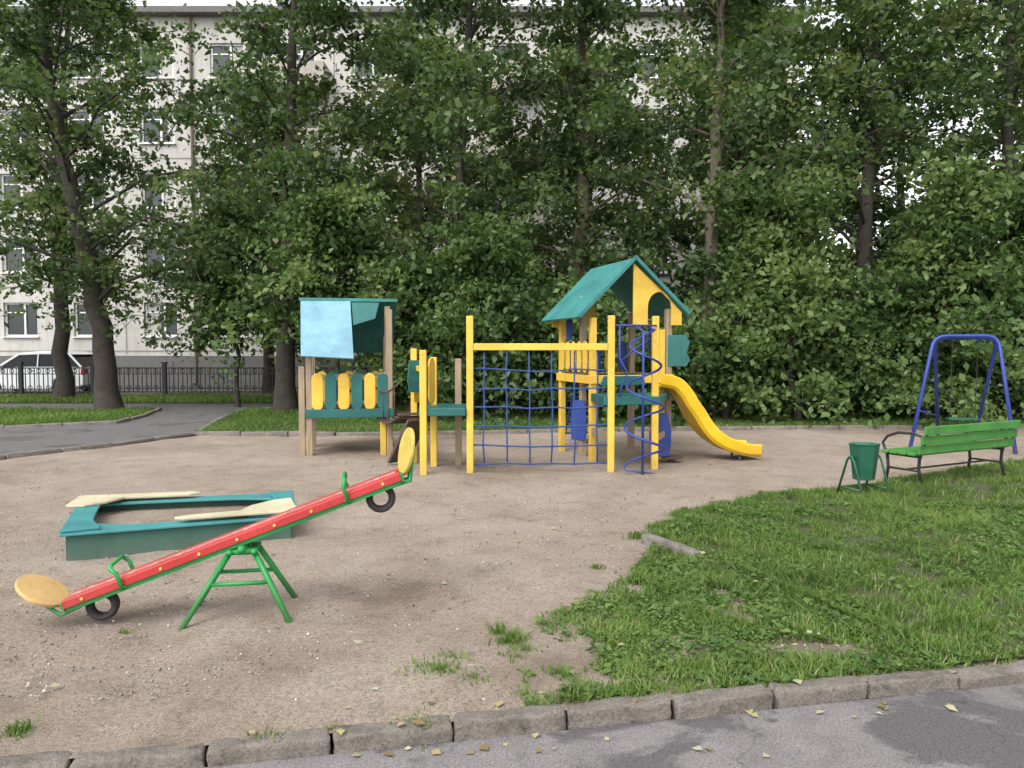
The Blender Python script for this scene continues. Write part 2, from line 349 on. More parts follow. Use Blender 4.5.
# ------------------------------------------------------------------ grass
def scatter(poly,dens,rng,bbox=None):
    p=np.array(poly); x0,y0=p.min(0); x1,y1=p.max(0)
    if bbox: x0,y0,x1,y1=max(x0,bbox[0]),max(y0,bbox[1]),min(x1,bbox[2]),min(y1,bbox[3])
    n=int((x1-x0)*(y1-y0)*dens); x=rng.uniform(x0,x1,n); y=rng.uniform(y0,y1,n); k=inside(poly,x,y); return x[k],y[k]
rg=np.random.default_rng(11); GX=[];GY=[];GH=[]
for bb,d,h in [((0,0,9,6),6500,.052),((0,6,12,8.5),4200,.057),((0,8.5,16,15),1900,.065)]:
    x,y=scatter(lawn_poly,d,rg,bb); den=.5*pn(x,y,2.6,21)+.5*pn(x,y,11,22)
    k=rg.random(len(x))<np.clip((den-.27)*3.2,.12,1); x=x[k];y=y[k]
    GX.append(x);GY.append(y);GH.append(h*(.3+.9*rg.random(len(x)))*(.4+1.0*pn(x,y,2.4,31))*(.45+1.1*pn(x,y,12,32)**1.3))
def clump(cx,cy,r,n,h):
    a=rg.random(n)*6.28; q=r*np.abs(rg.normal(size=n))*.6
    GX.append(cx+np.cos(a)*q);GY.append(cy+np.sin(a)*q*.8);GH.append(h*(.4+.8*rg.random(n)))
tx,ty=scatter(lawn_poly,16,rg,(0,0,11,12))
for a_,b_ in zip(tx,ty): clump(a_,b_,.05+.07*rg.random(),int(30+50*rg.random()),.06+.05*rg.random())
weed_poly=[(1.2,6.35),(1.05,5.95),(.78,5.3),(.42,4.75),(.02,4.35),(-.12,4.05),(.05,3.7),(.05,3.36),(2.35,3.83),(1.5,5.65)]
def wd(x,y,seed,s):
    side=np.clip((x-(-.12+(y-3.45)*.27))/.5,0,1); d=.6*pn(x,y,s,seed)+.4*pn(x,y,s*2.7,seed+9)
    bare=np.exp(-((x-1.62)**2/.16+(y-4.05)**2/.03))+.8*np.exp(-((x-.45)**2/.03+(y-3.6)**2/.01))
    return np.clip((d-.46+.32*side)*4,0,1)*(.3+.7*side)*np.clip(1-1.2*bare,0,1)
x,y=scatter(weed_poly,6800,rg); k=rg.random(len(x))<wd(x,y,44,4.5); x=x[k];y=y[k]
GX.append(x);GY.append(y);GH.append(.055*(.4+.9*rg.random(len(x)))*(.4+1.2*pn(x,y,6,45)))
for c in [(-.36,3.75,.17,300,.06),(-.20,3.66,.14,160,.045),(-.3,3.9,.1,90,.05),(.0,4.12,.10,200,.09),(.08,4.0,.09,120,.05),(-.08,4.25,.05,50,.1),(-2.07,3.15,.07,110,.05),(-2.2,4.3,.03,30,.03),(-1.85,5.9,.03,25,.03),(-.4,3.24,.12,80,.03),(-1.0,3.13,.06,40,.03),(-.75,3.18,.04,30,.03),(1.3,3.62,.15,120,.04),(-.5,4.1,.05,40,.03),(.62,5.6,.05,60,.04),(.25,4.6,.05,50,.03),(0.05,3.5,.08,50,.03)]: clump(*c)
for i in range(200):
    t=rg.random(); seg=[(1.17,6.45),(1.82,7.47),(2.8,8.3),(4.03,8.75),(5.4,9.7),(7.3,10.9)]; s=int(rg.integers(0,5)); a=seg[s];b=seg[s+1]
    clump(a[0]+(b[0]-a[0])*t-.03+rg.normal()*.08,a[1]+(b[1]-a[1])*t+.02+rg.normal()*.08,.08,70,.05)
for i in range(70):
    t=rg.random(); clump(2.2-.75*t+rg.normal()*.03,3.98+1.77*t+rg.normal()*.03,.07,50,.055)
for i in range(150):
    xx=.4+6*rg.random(); clump(xx,KL(xx)+.13+rg.normal()*.02,.05,int(10+30*rg.random()),.04)
X=np.concatenate(GX);Y=np.concatenate(GY);H=np.concatenate(GH)
k=(Y>KL(X)+.09)|(X<.2)|(rg.random(len(X))<.15); X=X[k];Y=Y[k];H=H[k]
Z=np.where(inside(lawn_poly,X,Y),.022,np.where(Y<KL(X),-.067,-.004))
tint=np.clip(.22+.42*pn(X,Y,1.6,71)+.38*(pn(X,Y,8,72)-.35)+rg.normal(size=len(X))*.15,0,1); tint=np.where(rg.random(len(X))<.05,1,np.minimum(tint,.88))
blades('grass',X,Y,Z,H,M_grass,tint,rg,.0042,lean=1.0)
x1,y1=scatter(lawn_poly,4200,rg,(0,0,8,7.8)); k=rg.random(len(x1))<np.clip((.5*pn(x1,y1,3.3,81)+.5*pn(x1,y1,8,82)-.42)*3.5,.05,1); x1=x1[k];y1=y1[k]
x2,y2=scatter(weed_poly,6500,rg); k=rg.random(len(x2))<wd(x2,y2,44,4.5); x2=x2[k];y2=y2[k]
x=np.concatenate([x1,x2]);y=np.concatenate([y1,y2]); z=np.where(inside(lawn_poly,x,y),.03,.0)+rg.random(len(x))*.035*(.3+1.3*pn(x,y,9,15))+.006
sz=np.where(rg.random(len(x))<.12,.045,.02)*(.6+.8*rg.random(len(x)))
leaves('clover_weeds',np.stack([x,y,z],1),sz,M_weed,np.clip(rg.normal(size=len(x))*.2+.25+.5*pn(x,y,4,6),0,1),up=2.0,rng=rg,aspect=.85)
def rear_grass(name,poly,d,h,seed,w=.012,bb=None):
    x,y=scatter(poly,d,rg,bb); hh=h*(.4+.8*rg.random(len(x)))*(.6+.8*pn(x,y,1.3,seed))
    blades(name,x,y,np.full(len(x),.048),hh,M_grass,np.clip(.3+.4*pn(x,y,.8,seed+1)+rg.normal(size=len(x))*.13,0,.9),rg,w,lean=.8)
rear_grass('rear_lawn_grass',rear_poly,550,.08,5,bb=(-7.5,14,16,20.2)); rear_grass('left_lawn_grass',left_poly,400,.08,8,bb=(-16,13,-8,20.2)); rear_grass('fence_grass',strip_poly,220,.12,12,.018,bb=(-20,22,2,26.4))
n=26000; y=3.45+rg.random(n)**1.5*8; x=(rg.random(n)-.5)*1.6*(y+.5); k=(~inside(lawn_poly,x,y))&(y>KL(x)+.2); x=x[k];y=y[k]; n=len(x)
s=.0025+.009*rg.random(n)**5; C=np.stack([x,y,np.full(n,.003)],1); D=np.array([[1,0,0],[0,1,0],[-1,0,0],[0,-1,0],[0,0,.7],[0,0,-.7]])
v=C[:,None,:]+D[None]*s[:,None,None]*(.6+.8*rg.random((n,6,1))); F=np.array([[0,1,4],[1,2,4],[2,3,4],[3,0,4],[1,0,5],[2,1,5],[3,2,5],[0,3,5]])
np_mesh('gravel',v.reshape(-1,3),(np.arange(n)[:,None,None]*6+F).ravel(),np.full(n*8,3),M_peb,np.repeat(rg.random(n),8))
P=[];
for (cx,cy,sx,sy,n,z) in [(1.6,3.5,.7,.05,9,-.06),(.3,3.2,.4,.04,5,-.06),(2.5,3.6,.6,.1,3,-.06),(-.30,3.12,.22,.04,10,-.06),(1.8,4.0,.6,.1,22,.03),(.9,4.0,.5,.35,14,.01),(-.4,3.4,.5,.1,7,.008),(0,6,3,2,50,.008),(3,5.5,1.5,1.0,26,.06),(1,9,3,1.5,50,.01),(-6,17,5,2,60,.06)]:
    P.append(np.stack([cx+rg.normal(size=n)*sx,cy+rg.normal(size=n)*sy,np.full(n,z)+rg.random(n)*.006],1))
P=np.concatenate(P); P[:,2]=np.where((P[:,1]<KL(P[:,0])),-.057,np.where(P[:,1]<KL(P[:,0])+.12,.018,np.maximum(P[:,2],.012)))
leaves('fallen_leaves',P,.04,M_fallen,rg.random(len(P)),up=5,rng=rg,aspect=.9)

# ------------------------------------------------------------------ trees
def make_tree(name,trunk,r0,z0,cr,nlimb,per,lsize,seed,bark=M_bark,lmat=M_leafA,sig=.24,rise=.75,droop=.3,tw=6,bias=0,full=False,var=.12):
    R=random.Random(seed); rng=np.random.default_rng(seed)
    P=[V(p) for p in trunk]; top=P[-1].z
    e=empty(name,(P[0].x,P[0].y,0))
    pts=[];rad=[]
    for i in range(len(P)-1):
        for k in range(4):
            t=k/4; p=P[i].lerp(P[i+1],t); p=p+V((R.uniform(-.06,.06),R.uniform(-.06,.06),0)) if (i+k)>0 else p
            pts.append(p)
    pts.append(P[-1])
    for p in pts:
        f=(p.z-P[0].z)/(top-P[0].z); rad.append(r0*((1-f)**.8*.88+.06)+ (r0*.35*math.exp(-p.z*3)))
    mb=MB(); mb.tube(pts,rad,12,False)
    def at(z):
        for a,b in zip(pts[:-1],pts[1:]):
            if a.z<=z<=b.z: return a.lerp(b,(z-a.z)/max(b.z-a.z,1e-6))
        return pts[-1]
    cen=[];ct=[]
    for i in range(nlimb):
        f=(i+R.random()*.8)/nlimb; z=z0+(top-z0)*f*.97; s=at(z)
        az=i*2.399+R.uniform(-.6,.6)
        L=cr*(.45+.75*math.sin(math.pi*min(1,(f*.85+(.4 if full else .22)))))*R.uniform(.45,1.25)
        ri=rise*(.6+.9*f)*R.uniform(.5,1.4)
        d=V((math.cos(az),math.sin(az),0)); lp=[s]; n=5
        for k in range(1,n+1):
            t=k/n; lp.append(s+d*(L*t)+V((0,0,L*(ri*t-droop*t*t*t*1.5)))+V((R.uniform(-1,1),R.uniform(-1,1),R.uniform(-1,1)))*.11*L*t)
        rl=max(.012,r0*.19*(1-f*.7)); mb.tube(lp,[rl*(1-.85*k/n)+.005 for k in range(n+1)],6,False)
        tl0=R.gauss(0,var)
        for j in range(tw):
            t=.18+.82*(j+R.random())/tw; q=min(n-1,int(t*n)); b=lp[q].lerp(lp[q+1],t*n-q) if q<n else lp[-1]
            dd=(d*.5+V((R.uniform(-1,1),R.uniform(-1,1),R.uniform(-.5,.7)))).normalized(); tl=R.uniform(.3,1.1)*(.4+.22*cr)
            e1=b+dd*tl*.5+V((0,0,.05)); e2=b+dd*tl-V((0,0,R.uniform(.0,.45)*tl))
            mb.tube([b,e1,e2],[.011,.007,.004],4,False)
            tn=tl0+R.gauss(0,.12)
            for q_ in (b.lerp(e1,.6),e1,e2,e2+V((R.gauss(0,.2),R.gauss(0,.2),R.gauss(-.18,.2)))):
                if R.random()<.88: cen.append(q_); ct.append(tn)
    mb.obj('trunk',bark,e,smooth=True)
    C=np.array([tuple(c) for c in cen]); T=np.array(ct)
    k=rng.poisson(per*(.2+1.6*rng.random(len(C)))); idx=np.repeat(np.arange(len(C)),k); n=len(idx)
    sg=sig*(.5+1.0*rng.random(len(C)))[idx]
    off=rng.normal(size=(n,3))*sg[:,None]; off[:,2]*=.6
    LP=C[idx]+off; LP[:,2]=np.maximum(LP[:,2],.12)
    t=np.clip(.47+bias+T[idx]+rng.normal(size=n)*.17+off[:,2]*.5,0,.97); t=np.where(rng.random(n)<.006,1,t)
    leaves('foliage',LP,lsize,lmat,t,e,up=.7,rng=rng)
    return e
T=make_tree
T('poplar_tree',[(-10.6,20.2,0),(-10.75,20.2,2.2),(-11.2,20.2,4.5),(-11.75,20.1,7.5),(-11.9,20,10),(-12.1,20,13)],.30,2.6,3.2,34,24,.145,1)
T('poplar_tree',[(-13.9,23.8,0),(-13.9,23.8,3),(-13.8,23.8,7),(-13.6,24,11),(-13.6,24,13)],.26,3.4,2.8,24,19,.155,2)
T('poplar_tree',[(-5.65,19.2,0),(-5.6,19.2,3),(-5.5,19.2,6),(-5.35,19.2,10),(-5.2,19.2,12.5)],.27,2.2,2.8,34,25,.145,3)
T('poplar_tree',[(-1.5,19.8,0),(-1.45,19.8,4),(-1.2,19.8,8),(-1.0,19.8,12.5)],.26,2.2,3.0,34,24,.145,4)
T('poplar_tree',[(1.9,20.6,0),(1.85,20.6,4),(1.85,20.6,9),(1.9,20.6,13)],.27,2.6,2.8,32,23,.145,5,bark=M_bark2)
T('poplar_tree',[(4.5,17.6,0),(4.55,17.6,3),(4.6,17.6,6),(4.65,17.6,8.5),(4.9,17.6,11)],.23,3.0,2.2,22,20,.135,6,bark=M_bark2,rise=.95)
T('poplar_tree',[(8.4,18.6,0),(8.5,18.6,4),(8.6,18.6,8),(8.7,18.6,11.5)],.25,2.6,2.9,32,25,.14,7,bias=.05)
T('poplar_tree',[(11.7,18.2,0),(11.6,18.2,4),(11.6,18.2,8),(11.7,18.2,11.5)],.22,2.2,2.9,30,24,.14,8,bias=-.03)
T('poplar_tree',[(15.5,19.5,0),(15.4,19.5,4),(15.4,19.5,8),(15.3,19.5,12)],.25,2.2,3.1,26,23,.15,9)
T('poplar_tree',[(-17.5,21.5,0),(-17.4,21.5,4),(-17.2,21.5,8),(-17.2,21.5,12)],.25,3.2,2.6,22,19,.15,10)
T('poplar_tree',[(6.4,22.2,0),(6.4,22.2,4),(6.6,22.2,8),(6.5,22.2,12)],.24,3.0,2.8,26,20,.165,11,bias=.04)
for i,(x,y,h,c) in enumerate([(-8.6,27.2,11,2.1),(-3.2,26.5,12,2.9),(2.6,27,12,3.0),(8.5,27,12.5,3.3),(13.2,26.5,13,3.6),(17.8,25.5,12.5,3.6),(24,26,13,3.8)]):
    T('lime_tree',[(x,y,0),(x+.1,y,4),(x,y,9),(x,y,h)],.22,1.8,c,28 if i else 20,17,.23,30+i,sig=.38,tw=6,bias=.03)
def bush(name,x,y,h,r,seed,n=26,per=21,ls=.13,bias=0,z0=.3,lm=None,rise=.5,lean=(0,0)):
    T(name,[(x,y,0),(x+lean[0]*.4,y+lean[1]*.4,h*.35),(x+lean[0]*.7,y+lean[1]*.7,h*.7),(x+lean[0],y+lean[1],h)],.07,z0,r,n,per,ls,seed,lmat=lm or M_leafB,sig=.19,rise=rise,tw=6,bias=bias,droop=.35,full=True,var=.16)
for i,(x,y,h,r,b,n) in enumerate([(3.3,16.9,2.3,1.2,.0,16),(4.7,17.0,3.9,1.3,.14,20),(6.1,16.4,5.3,1.6,.2,28),(7.5,17.2,2.9,1.5,-.08,20),(8.9,16.5,5.0,1.5,.1,26),(10.3,17.4,3.2,1.6,-.06,20),(11.9,17.0,5.4,1.8,.14,28),(13.6,17.6,3.4,1.6,.0,18),(15.4,18.0,4.6,1.8,.0,20)]):
    bush('maple_shrub',x,y,h,r,150+i,bias=b,n=n,lean=(.5*math.sin(i*2.1),-.5*math.cos(i*1.7)))
for i,(x,y,h,r,b,z0) in enumerate([(-4.2,18.4,5.2,2.0,.04,1.8),(-7.6,21.3,5.4,1.9,0,1.9),(-2.3,17.8,3.4,1.4,-.06,.5),(-.6,17.4,4.4,1.5,.02,.4),(1.4,17.4,3.0,1.4,-.04,.4)]):
    bush('maple_tree' if i<2 else 'maple_shrub',x,y,h,r,70+i,bias=b,z0=z0,n=24,per=21,ls=.135)
for i,(x,y,h,r) in enumerate([(-2.9,22.9,2.0,1.5),(.2,22.7,1.8,1.6),(3.4,22.8,2.0,1.7),(6.2,23.2,1.8,1.7),(9.4,22.7,2.1,1.7),(12.5,22.9,2.4,1.7),(16.5,22.9,2.4,1.7)]):
    bush('hedge_shrub',x,y,h,r,90+i,bias=-.05,n=16,per=14,ls=.2,lm=M_leafA)

# ------------------------------------------------------------------ apartment building
def building():
    by=33.0; x0,x1=-36,12; zt=15.6; e=empty('apartment_building',(-4,by,0))
    mw,nt,b=base_mat('panel_wall')
    tc=nd(nt,'ShaderNodeTexCoord').outputs['Object']; n1=noise_n(nt,.35,6,.6,tc); n2=noise_n(nt,3,6,.7,tc)
    mp=nd(nt,'ShaderNodeMapping'); mp.inputs['Scale'].default_value=(2.5,2.5,.25); nt.links.new(tc,mp.inputs[0]); n3=noise_n(nt,1.5,5,.6,mp.outputs[0])
    r=ramp(nt,[(.3,(.45,.43,.405)),(.7,(.58,.56,.53))]); nt.links.new(n1.outputs[0],r.inputs[0])
    r2=ramp(nt,[(.3,(.8,.78,.74)),(.55,(1,1,1))]); nt.links.new(n2.outputs[0],r2.inputs[0]); c=mix(nt,.6,r.outputs[0],r2.outputs[0],'MULTIPLY')
    r3=ramp(nt,[(.3,(.78,.75,.7)),(.5,(1,1,1))]); nt.links.new(n3.outputs[0],r3.inputs[0]); c=mix(nt,.7,c,r3.outputs[0],'MULTIPLY')
    nt.links.new(c,b.inputs['Base Color']); b.inputs['Roughness'].default_value=.9; bump(nt,b,n2.outputs[0],.2,.01)
    plinth=plain('plinth',(.14,.135,.13),.9); frame=plain('window_frame',(.7,.7,.68),.4,var=.08); seam=plain('panel_seam',(.28,.26,.235),.9)
    mg,ntg,bg=base_mat('window_glass'); bg.inputs['Base Color'].default_value=(.03,.036,.04,1); bg.inputs['Roughness'].default_value=.1
    curt=plain('curtain',(.42,.40,.38),.9,var=.15); rust=plain('drainpipe',(.14,.10,.08),.6)
    cols=[-33+3*i for i in range(15)]; rows=[2.9+2.72*i for i in range(5)]; W,Hh=1.45,1.45
    xe=[x0]; 
    for c in cols: xe+=[c-W/2,c+W/2]
    xe.append(x1); ze=[1.35]
    for z in rows: ze+=[z-Hh/2,z+Hh/2]
    ze.append(zt); mb=MB()
    for i in range(len(xe)-1):
        for j in range(len(ze)-1):
            a,b_,c_,d_=xe[i],xe[i+1],ze[j],ze[j+1]
            if i%2==1 and j%2==1:
                y2=by+.18; mb.add([(a,by,c_),(b_,by,c_),(b_,by,d_),(a,by,d_),(a,y2,c_),(b_,y2,c_),(b_,y2,d_),(a,y2,d_)],[(0,1,5,4),(1,2,6,5),(2,3,7,6),(3,0,4,7)])
            else: mb.add([(a,by,c_),(b_,by,c_),(b_,by,d_),(a,by,d_)],[(0,1,2,3)])
    mb.add([(x0,by,0),(x0,by+12,0),(x0,by+12,zt),(x0,by,zt),(x1,by,0),(x1,by+12,0),(x1,by+12,zt),(x1,by,zt)],[(0,1,2,3),(4,7,6,5),(1,5,6,2)])
    mb.obj('walls',mw,e)
    mb=MB(); mb.box(((x0+x1)/2,by+6,zt+.12),(x1-x0+.8,12.9,.24)); mb.obj('roof',plinth,e)
    mb=MB(); mb.box(((x0+x1)/2,by+.02,.66),(x1-x0,.2,1.36)); 
    for c in cols[::2]: mb.box((c,by-.09,.85),(1.0,.03,.5))
    mb.obj('plinth',plinth,e)
    mf=MB(); mgl=MB(); mc=MB(); ms=MB(); RR=random.Random(3)
    for c in cols:
        ms.box((c+1.5,by-.004,(1.4+zt)/2),(.05,.02,zt-1.5))
        for z in rows:
            y=by+.15; mgl.add([(c-W/2,y+.02,z-Hh/2),(c+W/2,y+.02,z-Hh/2),(c+W/2,y+.02,z+Hh/2),(c-W/2,y+.02,z+Hh/2)],[(0,1,2,3)])
            for dx in(-W/2+.04,W/2-.04,.12): mf.box((c+dx,y-.01,z),(.08,.06,Hh-.16))
            for dz in(-Hh/2+.04,Hh/2-.04): mf.box((c,y-.01,z+dz),(W,.062,.08))
            mf.box((c,by-.05,z-Hh/2-.03),(W+.12,.12,.04))
            mf.box((c-.31,y-.012,z+.3),(.76,.05,.05))
            if RR.random()<.6:
                w=RR.uniform(.25,.6); s_=RR.choice([-1,1]); mc.box((c+s_*(W/2-w/2-.08),y+.012,z),(w,.008,Hh-.18))
    for z in rows: ms.box(((x0+x1)/2,by-.006,z-Hh/2-.62),(x1-x0,.02,.05))
    mf.obj('window_frames',frame,e); mgl.obj('window_glass',mg,e); mc.obj('curtains',curt,e); ms.obj('panel_seams',seam,e)
    mb=MB()
    for cx in (-9,0,9,-27):
        for z in rows[1:]:
            fz=z-1.45; mb.box((cx,by-.5,fz),(2.6,1.0,.14)); mb.box((cx,by-.98,fz+.58),(2.6,.05,.98)); mb.box((cx-1.28,by-.48,fz+.58),(.05,.95,.98)); mb.box((cx+1.28,by-.48,fz+.58),(.05,.95,.98))
    mb.obj('balconies',plain('balcony_panel',(.36,.32,.28),.8),e)
    mr=MB()
    for cx in (-13.5,-4.5,4.5): mr.tube([(cx,by-.1,zt),(cx,by-.1,.3),(cx,by-.3,.15)],.06,8)
    mr.obj('drainpipes',rust,e)
building()

# ------------------------------------------------------------------ iron fence
def fence():
    e=empty('iron_fence',(-9,25.7,0)); mb=MB(); y=25.7; x0,x1=-26,6
    mb.box(((x0+x1)/2,y,1.0),(x1-x0,.04,.045)); mb.box(((x0+x1)/2,y,.80),(x1-x0,.03,.03)); mb.box(((x0+x1)/2,y,.2),(x1-x0,.035,.04))
    x=x0; i=0
    while x<=x1:
        if i%16==0:
            mb.box((x,y,.58),(.12,.12,1.16)); mb.box((x,y,1.18),(.16,.16,.05))
        else: mb.box((x,y,.6),(.024,.024,.8))
        if i%16!=0 and i%2==0: mb.torus((x,y,.90),(0,1,0),.07,.014,12,5); mb.torus((x,y,.34),(0,1,0),.07,.013,12,5)
        x+=.15; i+=1
    mb.obj('fence_ironwork',M_black,e)
    mb=MB(); mb.box(((x0+x1)/2,y,.07),(x1-x0,.18,.10)); mb.obj('footing',M_kerb,e)
fence()

# ------------------------------------------------------------------ parked car (faces left)
def car():
    cx,cy=-17.3,28.2; e=empty('parked_car',(cx,cy,0))
    body,ntb,bb_=base_mat('car_paint'); bb_.inputs['Base Color'].default_value=(.82,.83,.84,1); bb_.inputs['Roughness'].default_value=.35; bb_.inputs['Coat Weight'].default_value=.4
    nz=noise_n(ntb,6,4,.6,nd(ntb,'ShaderNodeTexCoord').outputs['Object']); rz_=ramp(ntb,[(.3,(.3,)*3),(.7,(.42,)*3)]); ntb.links.new(nz.outputs[0],rz_.inputs[0]); ntb.links.new(rz_.outputs[0],bb_.inputs['Roughness'])
    glass=plain('car_glass',(.010,.012,.014),.35,0,.1); glass.node_tree.nodes['Principled BSDF'].inputs['Specular IOR Level'].default_value=.15
    dk=plain('car_trim',(.03,.03,.03),.6); redl=plain('tail_light',(.5,.02,.02),.25); hub=plain('wheel_rim',(.35,.35,.36),.35,.6)
    def arch(c,r): return [(c+r*math.cos(a),.32+r*math.sin(a)) for a in [math.radians(t) for t in (0,30,60,90,120,150,180)]]
    out=[(-2.1,.42),(-2.08,.62),(-1.95,.78),(-1.0,.95),(-.2,1.0),(1.6,1.0),(2.02,.98),(2.1,.75),(2.08,.35),(1.72,.22)]
    out+=arch(1.32,.36); out+=[(.9,.2),(-.85,.2)]; out+=arch(-1.25,.36); out+=[(-1.7,.22)]
    w=.86; mb=MB(); N=len(out); rings=[]
    for y,s in [(-w,.985),(-w+.05,1),(w-.05,1),(w,.985)]:
        rings+=[(cx+x*s,cy+y,.6+(z-.6)*(1 if s==1 else .96)) for x,z in out]
    fs=[tuple(range(N)),tuple(range(3*N,4*N))]
    for r_ in range(3):
        for i in range(N): j=(i+1)%N; fs.append((r_*N+i,r_*N+j,(r_+1)*N+j,(r_+1)*N+i))
    mb.add(rings,fs); mb.obj('body',body,e,.03)
    mb=MB(); wb,wt=.80,.70
    P=[(cx-1.0,cy-wb,.96),(cx+1.98,cy-wb,.97),(cx+1.98,cy+wb,.97),(cx-1.0,cy+wb,.96),(cx-.3,cy-wt,1.44),(cx+1.5,cy-wt,1.46),(cx+1.5,cy+wt,1.46),(cx-.3,cy+wt,1.44)]
    mb.add(P,[(0,1,5,4),(1,2,6,5),(2,3,7,6),(3,0,4,7),(4,5,6,7)]); mb.obj('windows',glass,e,.03)
    mb=MB(); mb.prism([(-.38,1.42),(-.2,1.50),(.5,1.56),(1.3,1.54),(1.62,1.44),(1.3,1.44),(.5,1.45),(-.2,1.42)],(cx,cy,0),(1,0,0),(0,0,1),1.44)
    for sy in(-1,1):
        for a,b in [((-1.02,.97),(-.3,1.44)),((.42,.98),(.42,1.46)),((1.25,.98),(1.2,1.46)),((1.98,.98),(1.5,1.46))]:
            mb.beam((cx+a[0],cy+sy*(wb+.005),a[1]),(cx+b[0],cy+sy*(wt+.012),b[1]),.04,.07)
    mb.box((cx-.85,cy-.95,1.0),(.12,.16,.12)); mb.obj('roof_and_pillars',body,e,.012)
    mb=MB(); mr=MB()
    for wx in(-1.25,1.32):
        for sy in(-1,1):
            mb.torus((cx+wx,cy+sy*.76,.31),(0,1,0),.22,.09,24,8); mr.disc((cx+wx,cy+sy*.80,.31),(1,0,0),(0,0,1),.19,.19,.05,20)
    mb.box((cx,cy,.28),(3.6,1.5,.12)); mb.obj('tyres',dk,e,smooth=False); mr.obj('wheel_rims',hub,e)
    mb=MB(); mb.box((cx+2.04,cy-.72,.82),(.12,.3,.22)); mb.box((cx+2.04,cy+.72,.82),(.12,.3,.22)); mb.obj('tail_lights',redl,e,.02)
    mb=MB(); mb.box((cx-2.0,cy-.66,.68),(.16,.3,.14)); mb.box((cx-2.0,cy+.66,.68),(.16,.3,.14)); mb.obj('headlights',hub,e,.02)
    mb=MB()
    for sy in(-1,1):
        for dx in(-.45,.42,1.2): mb.box((cx+dx,cy+sy*.861,.62),(.012,.004,.66))
        for dx in(.28,1.08): mb.box((cx+dx,cy+sy*.868,.86),(.16,.02,.03))
    mb.obj('door_gaps',dk,e)
car()

# ------------------------------------------------------------------ sandbox
def sandbox():
    FL,FR,BR,BL=[V(p) for p in [(-3.38,5.80,0),(-1.86,6.42,0),(-2.17,7.4,0),(-3.9,7.0,0)]]
    e=empty('sandbox',(-2.8,6.7,0)); c=(FL+FR+BR+BL)/4; H=.19
    for nm,a,b in [('front',FL,FR),('right',FR,BR),('back',BR,BL),('left',BL,FL)]:
        mb=MB(); mb.beam(a+V((0,0,H*.5-.015)),b+V((0,0,H*.5-.015)),.03,H+.02); mb.obj(nm+'_wall',M_dgreen,e,.004)
    def board(nm,a,b,mat,z,w0,w1,wm):
        u=(b-a).normalized(); n=V((-u.y,u.x,0))
        if n.dot(c-a)<0: n=-n
        L=(b-a).length; pts=[(-.05,-.05),(L+.03,-.05)]; K=14
        for k in range(K+1):
            t=1-k/K; w=wm+(w0-wm)*math.exp(-(t/.16)**2)+(w1-wm)*math.exp(-((1-t)/.16)**2)
            pts.append((t*L,w))
        mb=MB(); mb.prism(pts,a+V((0,0,z)),u,n,.022); mb.obj(nm,mat,e,.006)
    board('front_seat_board',FL,FR,M_turq,H+.012,.36,.2,.12)
    board('right_seat_board',FR,BR,M_turq,H+.036,.34,.18,.13)
    board('back_seat_board',BR,BL,M_turq,H+.012,.26,.2,.13)
    board('left_seat_board',BL,FL,M_turq,H+.036,.2,.22,.14)
    u=(BR-BL).normalized(); n=V((u.y,-u.x,0))
    mb=MB(); mb.prism([(-.07,-.06),(.9,-.06),(.98,.0),(.9,.07),(.35,.10),(.25,.3),(.1,.42),(-.05,.4)],BL+V((0,0,H+.06)),u,n,.022); mb.obj('corner_seat_back_left',M_cream,e,.006)
    u=(FL-FR).normalized(); n=V((-u.y,u.x,0)); 
    if n.dot(c-FR)<0: n=-n
    mb=MB(); mb.prism([(-.06,-.04),(.82,.0),(.9,.05),(.8,.10),(.4,.13),(.3,.32),(.1,.5),(-.06,.55)],FR+V((0,0,H+.06)),u,n,.022); mb.obj('corner_seat_front_right',M_cream,e,.006)
    mb=MB(); mb.add([FL+V((0,0,.1)),FR+V((0,0,.1)),BR+V((0,0,.13)),BL+V((0,0,.13))],[(0,1,2,3)]); mb.obj('sand_fill',M_sand,e)
sandbox()

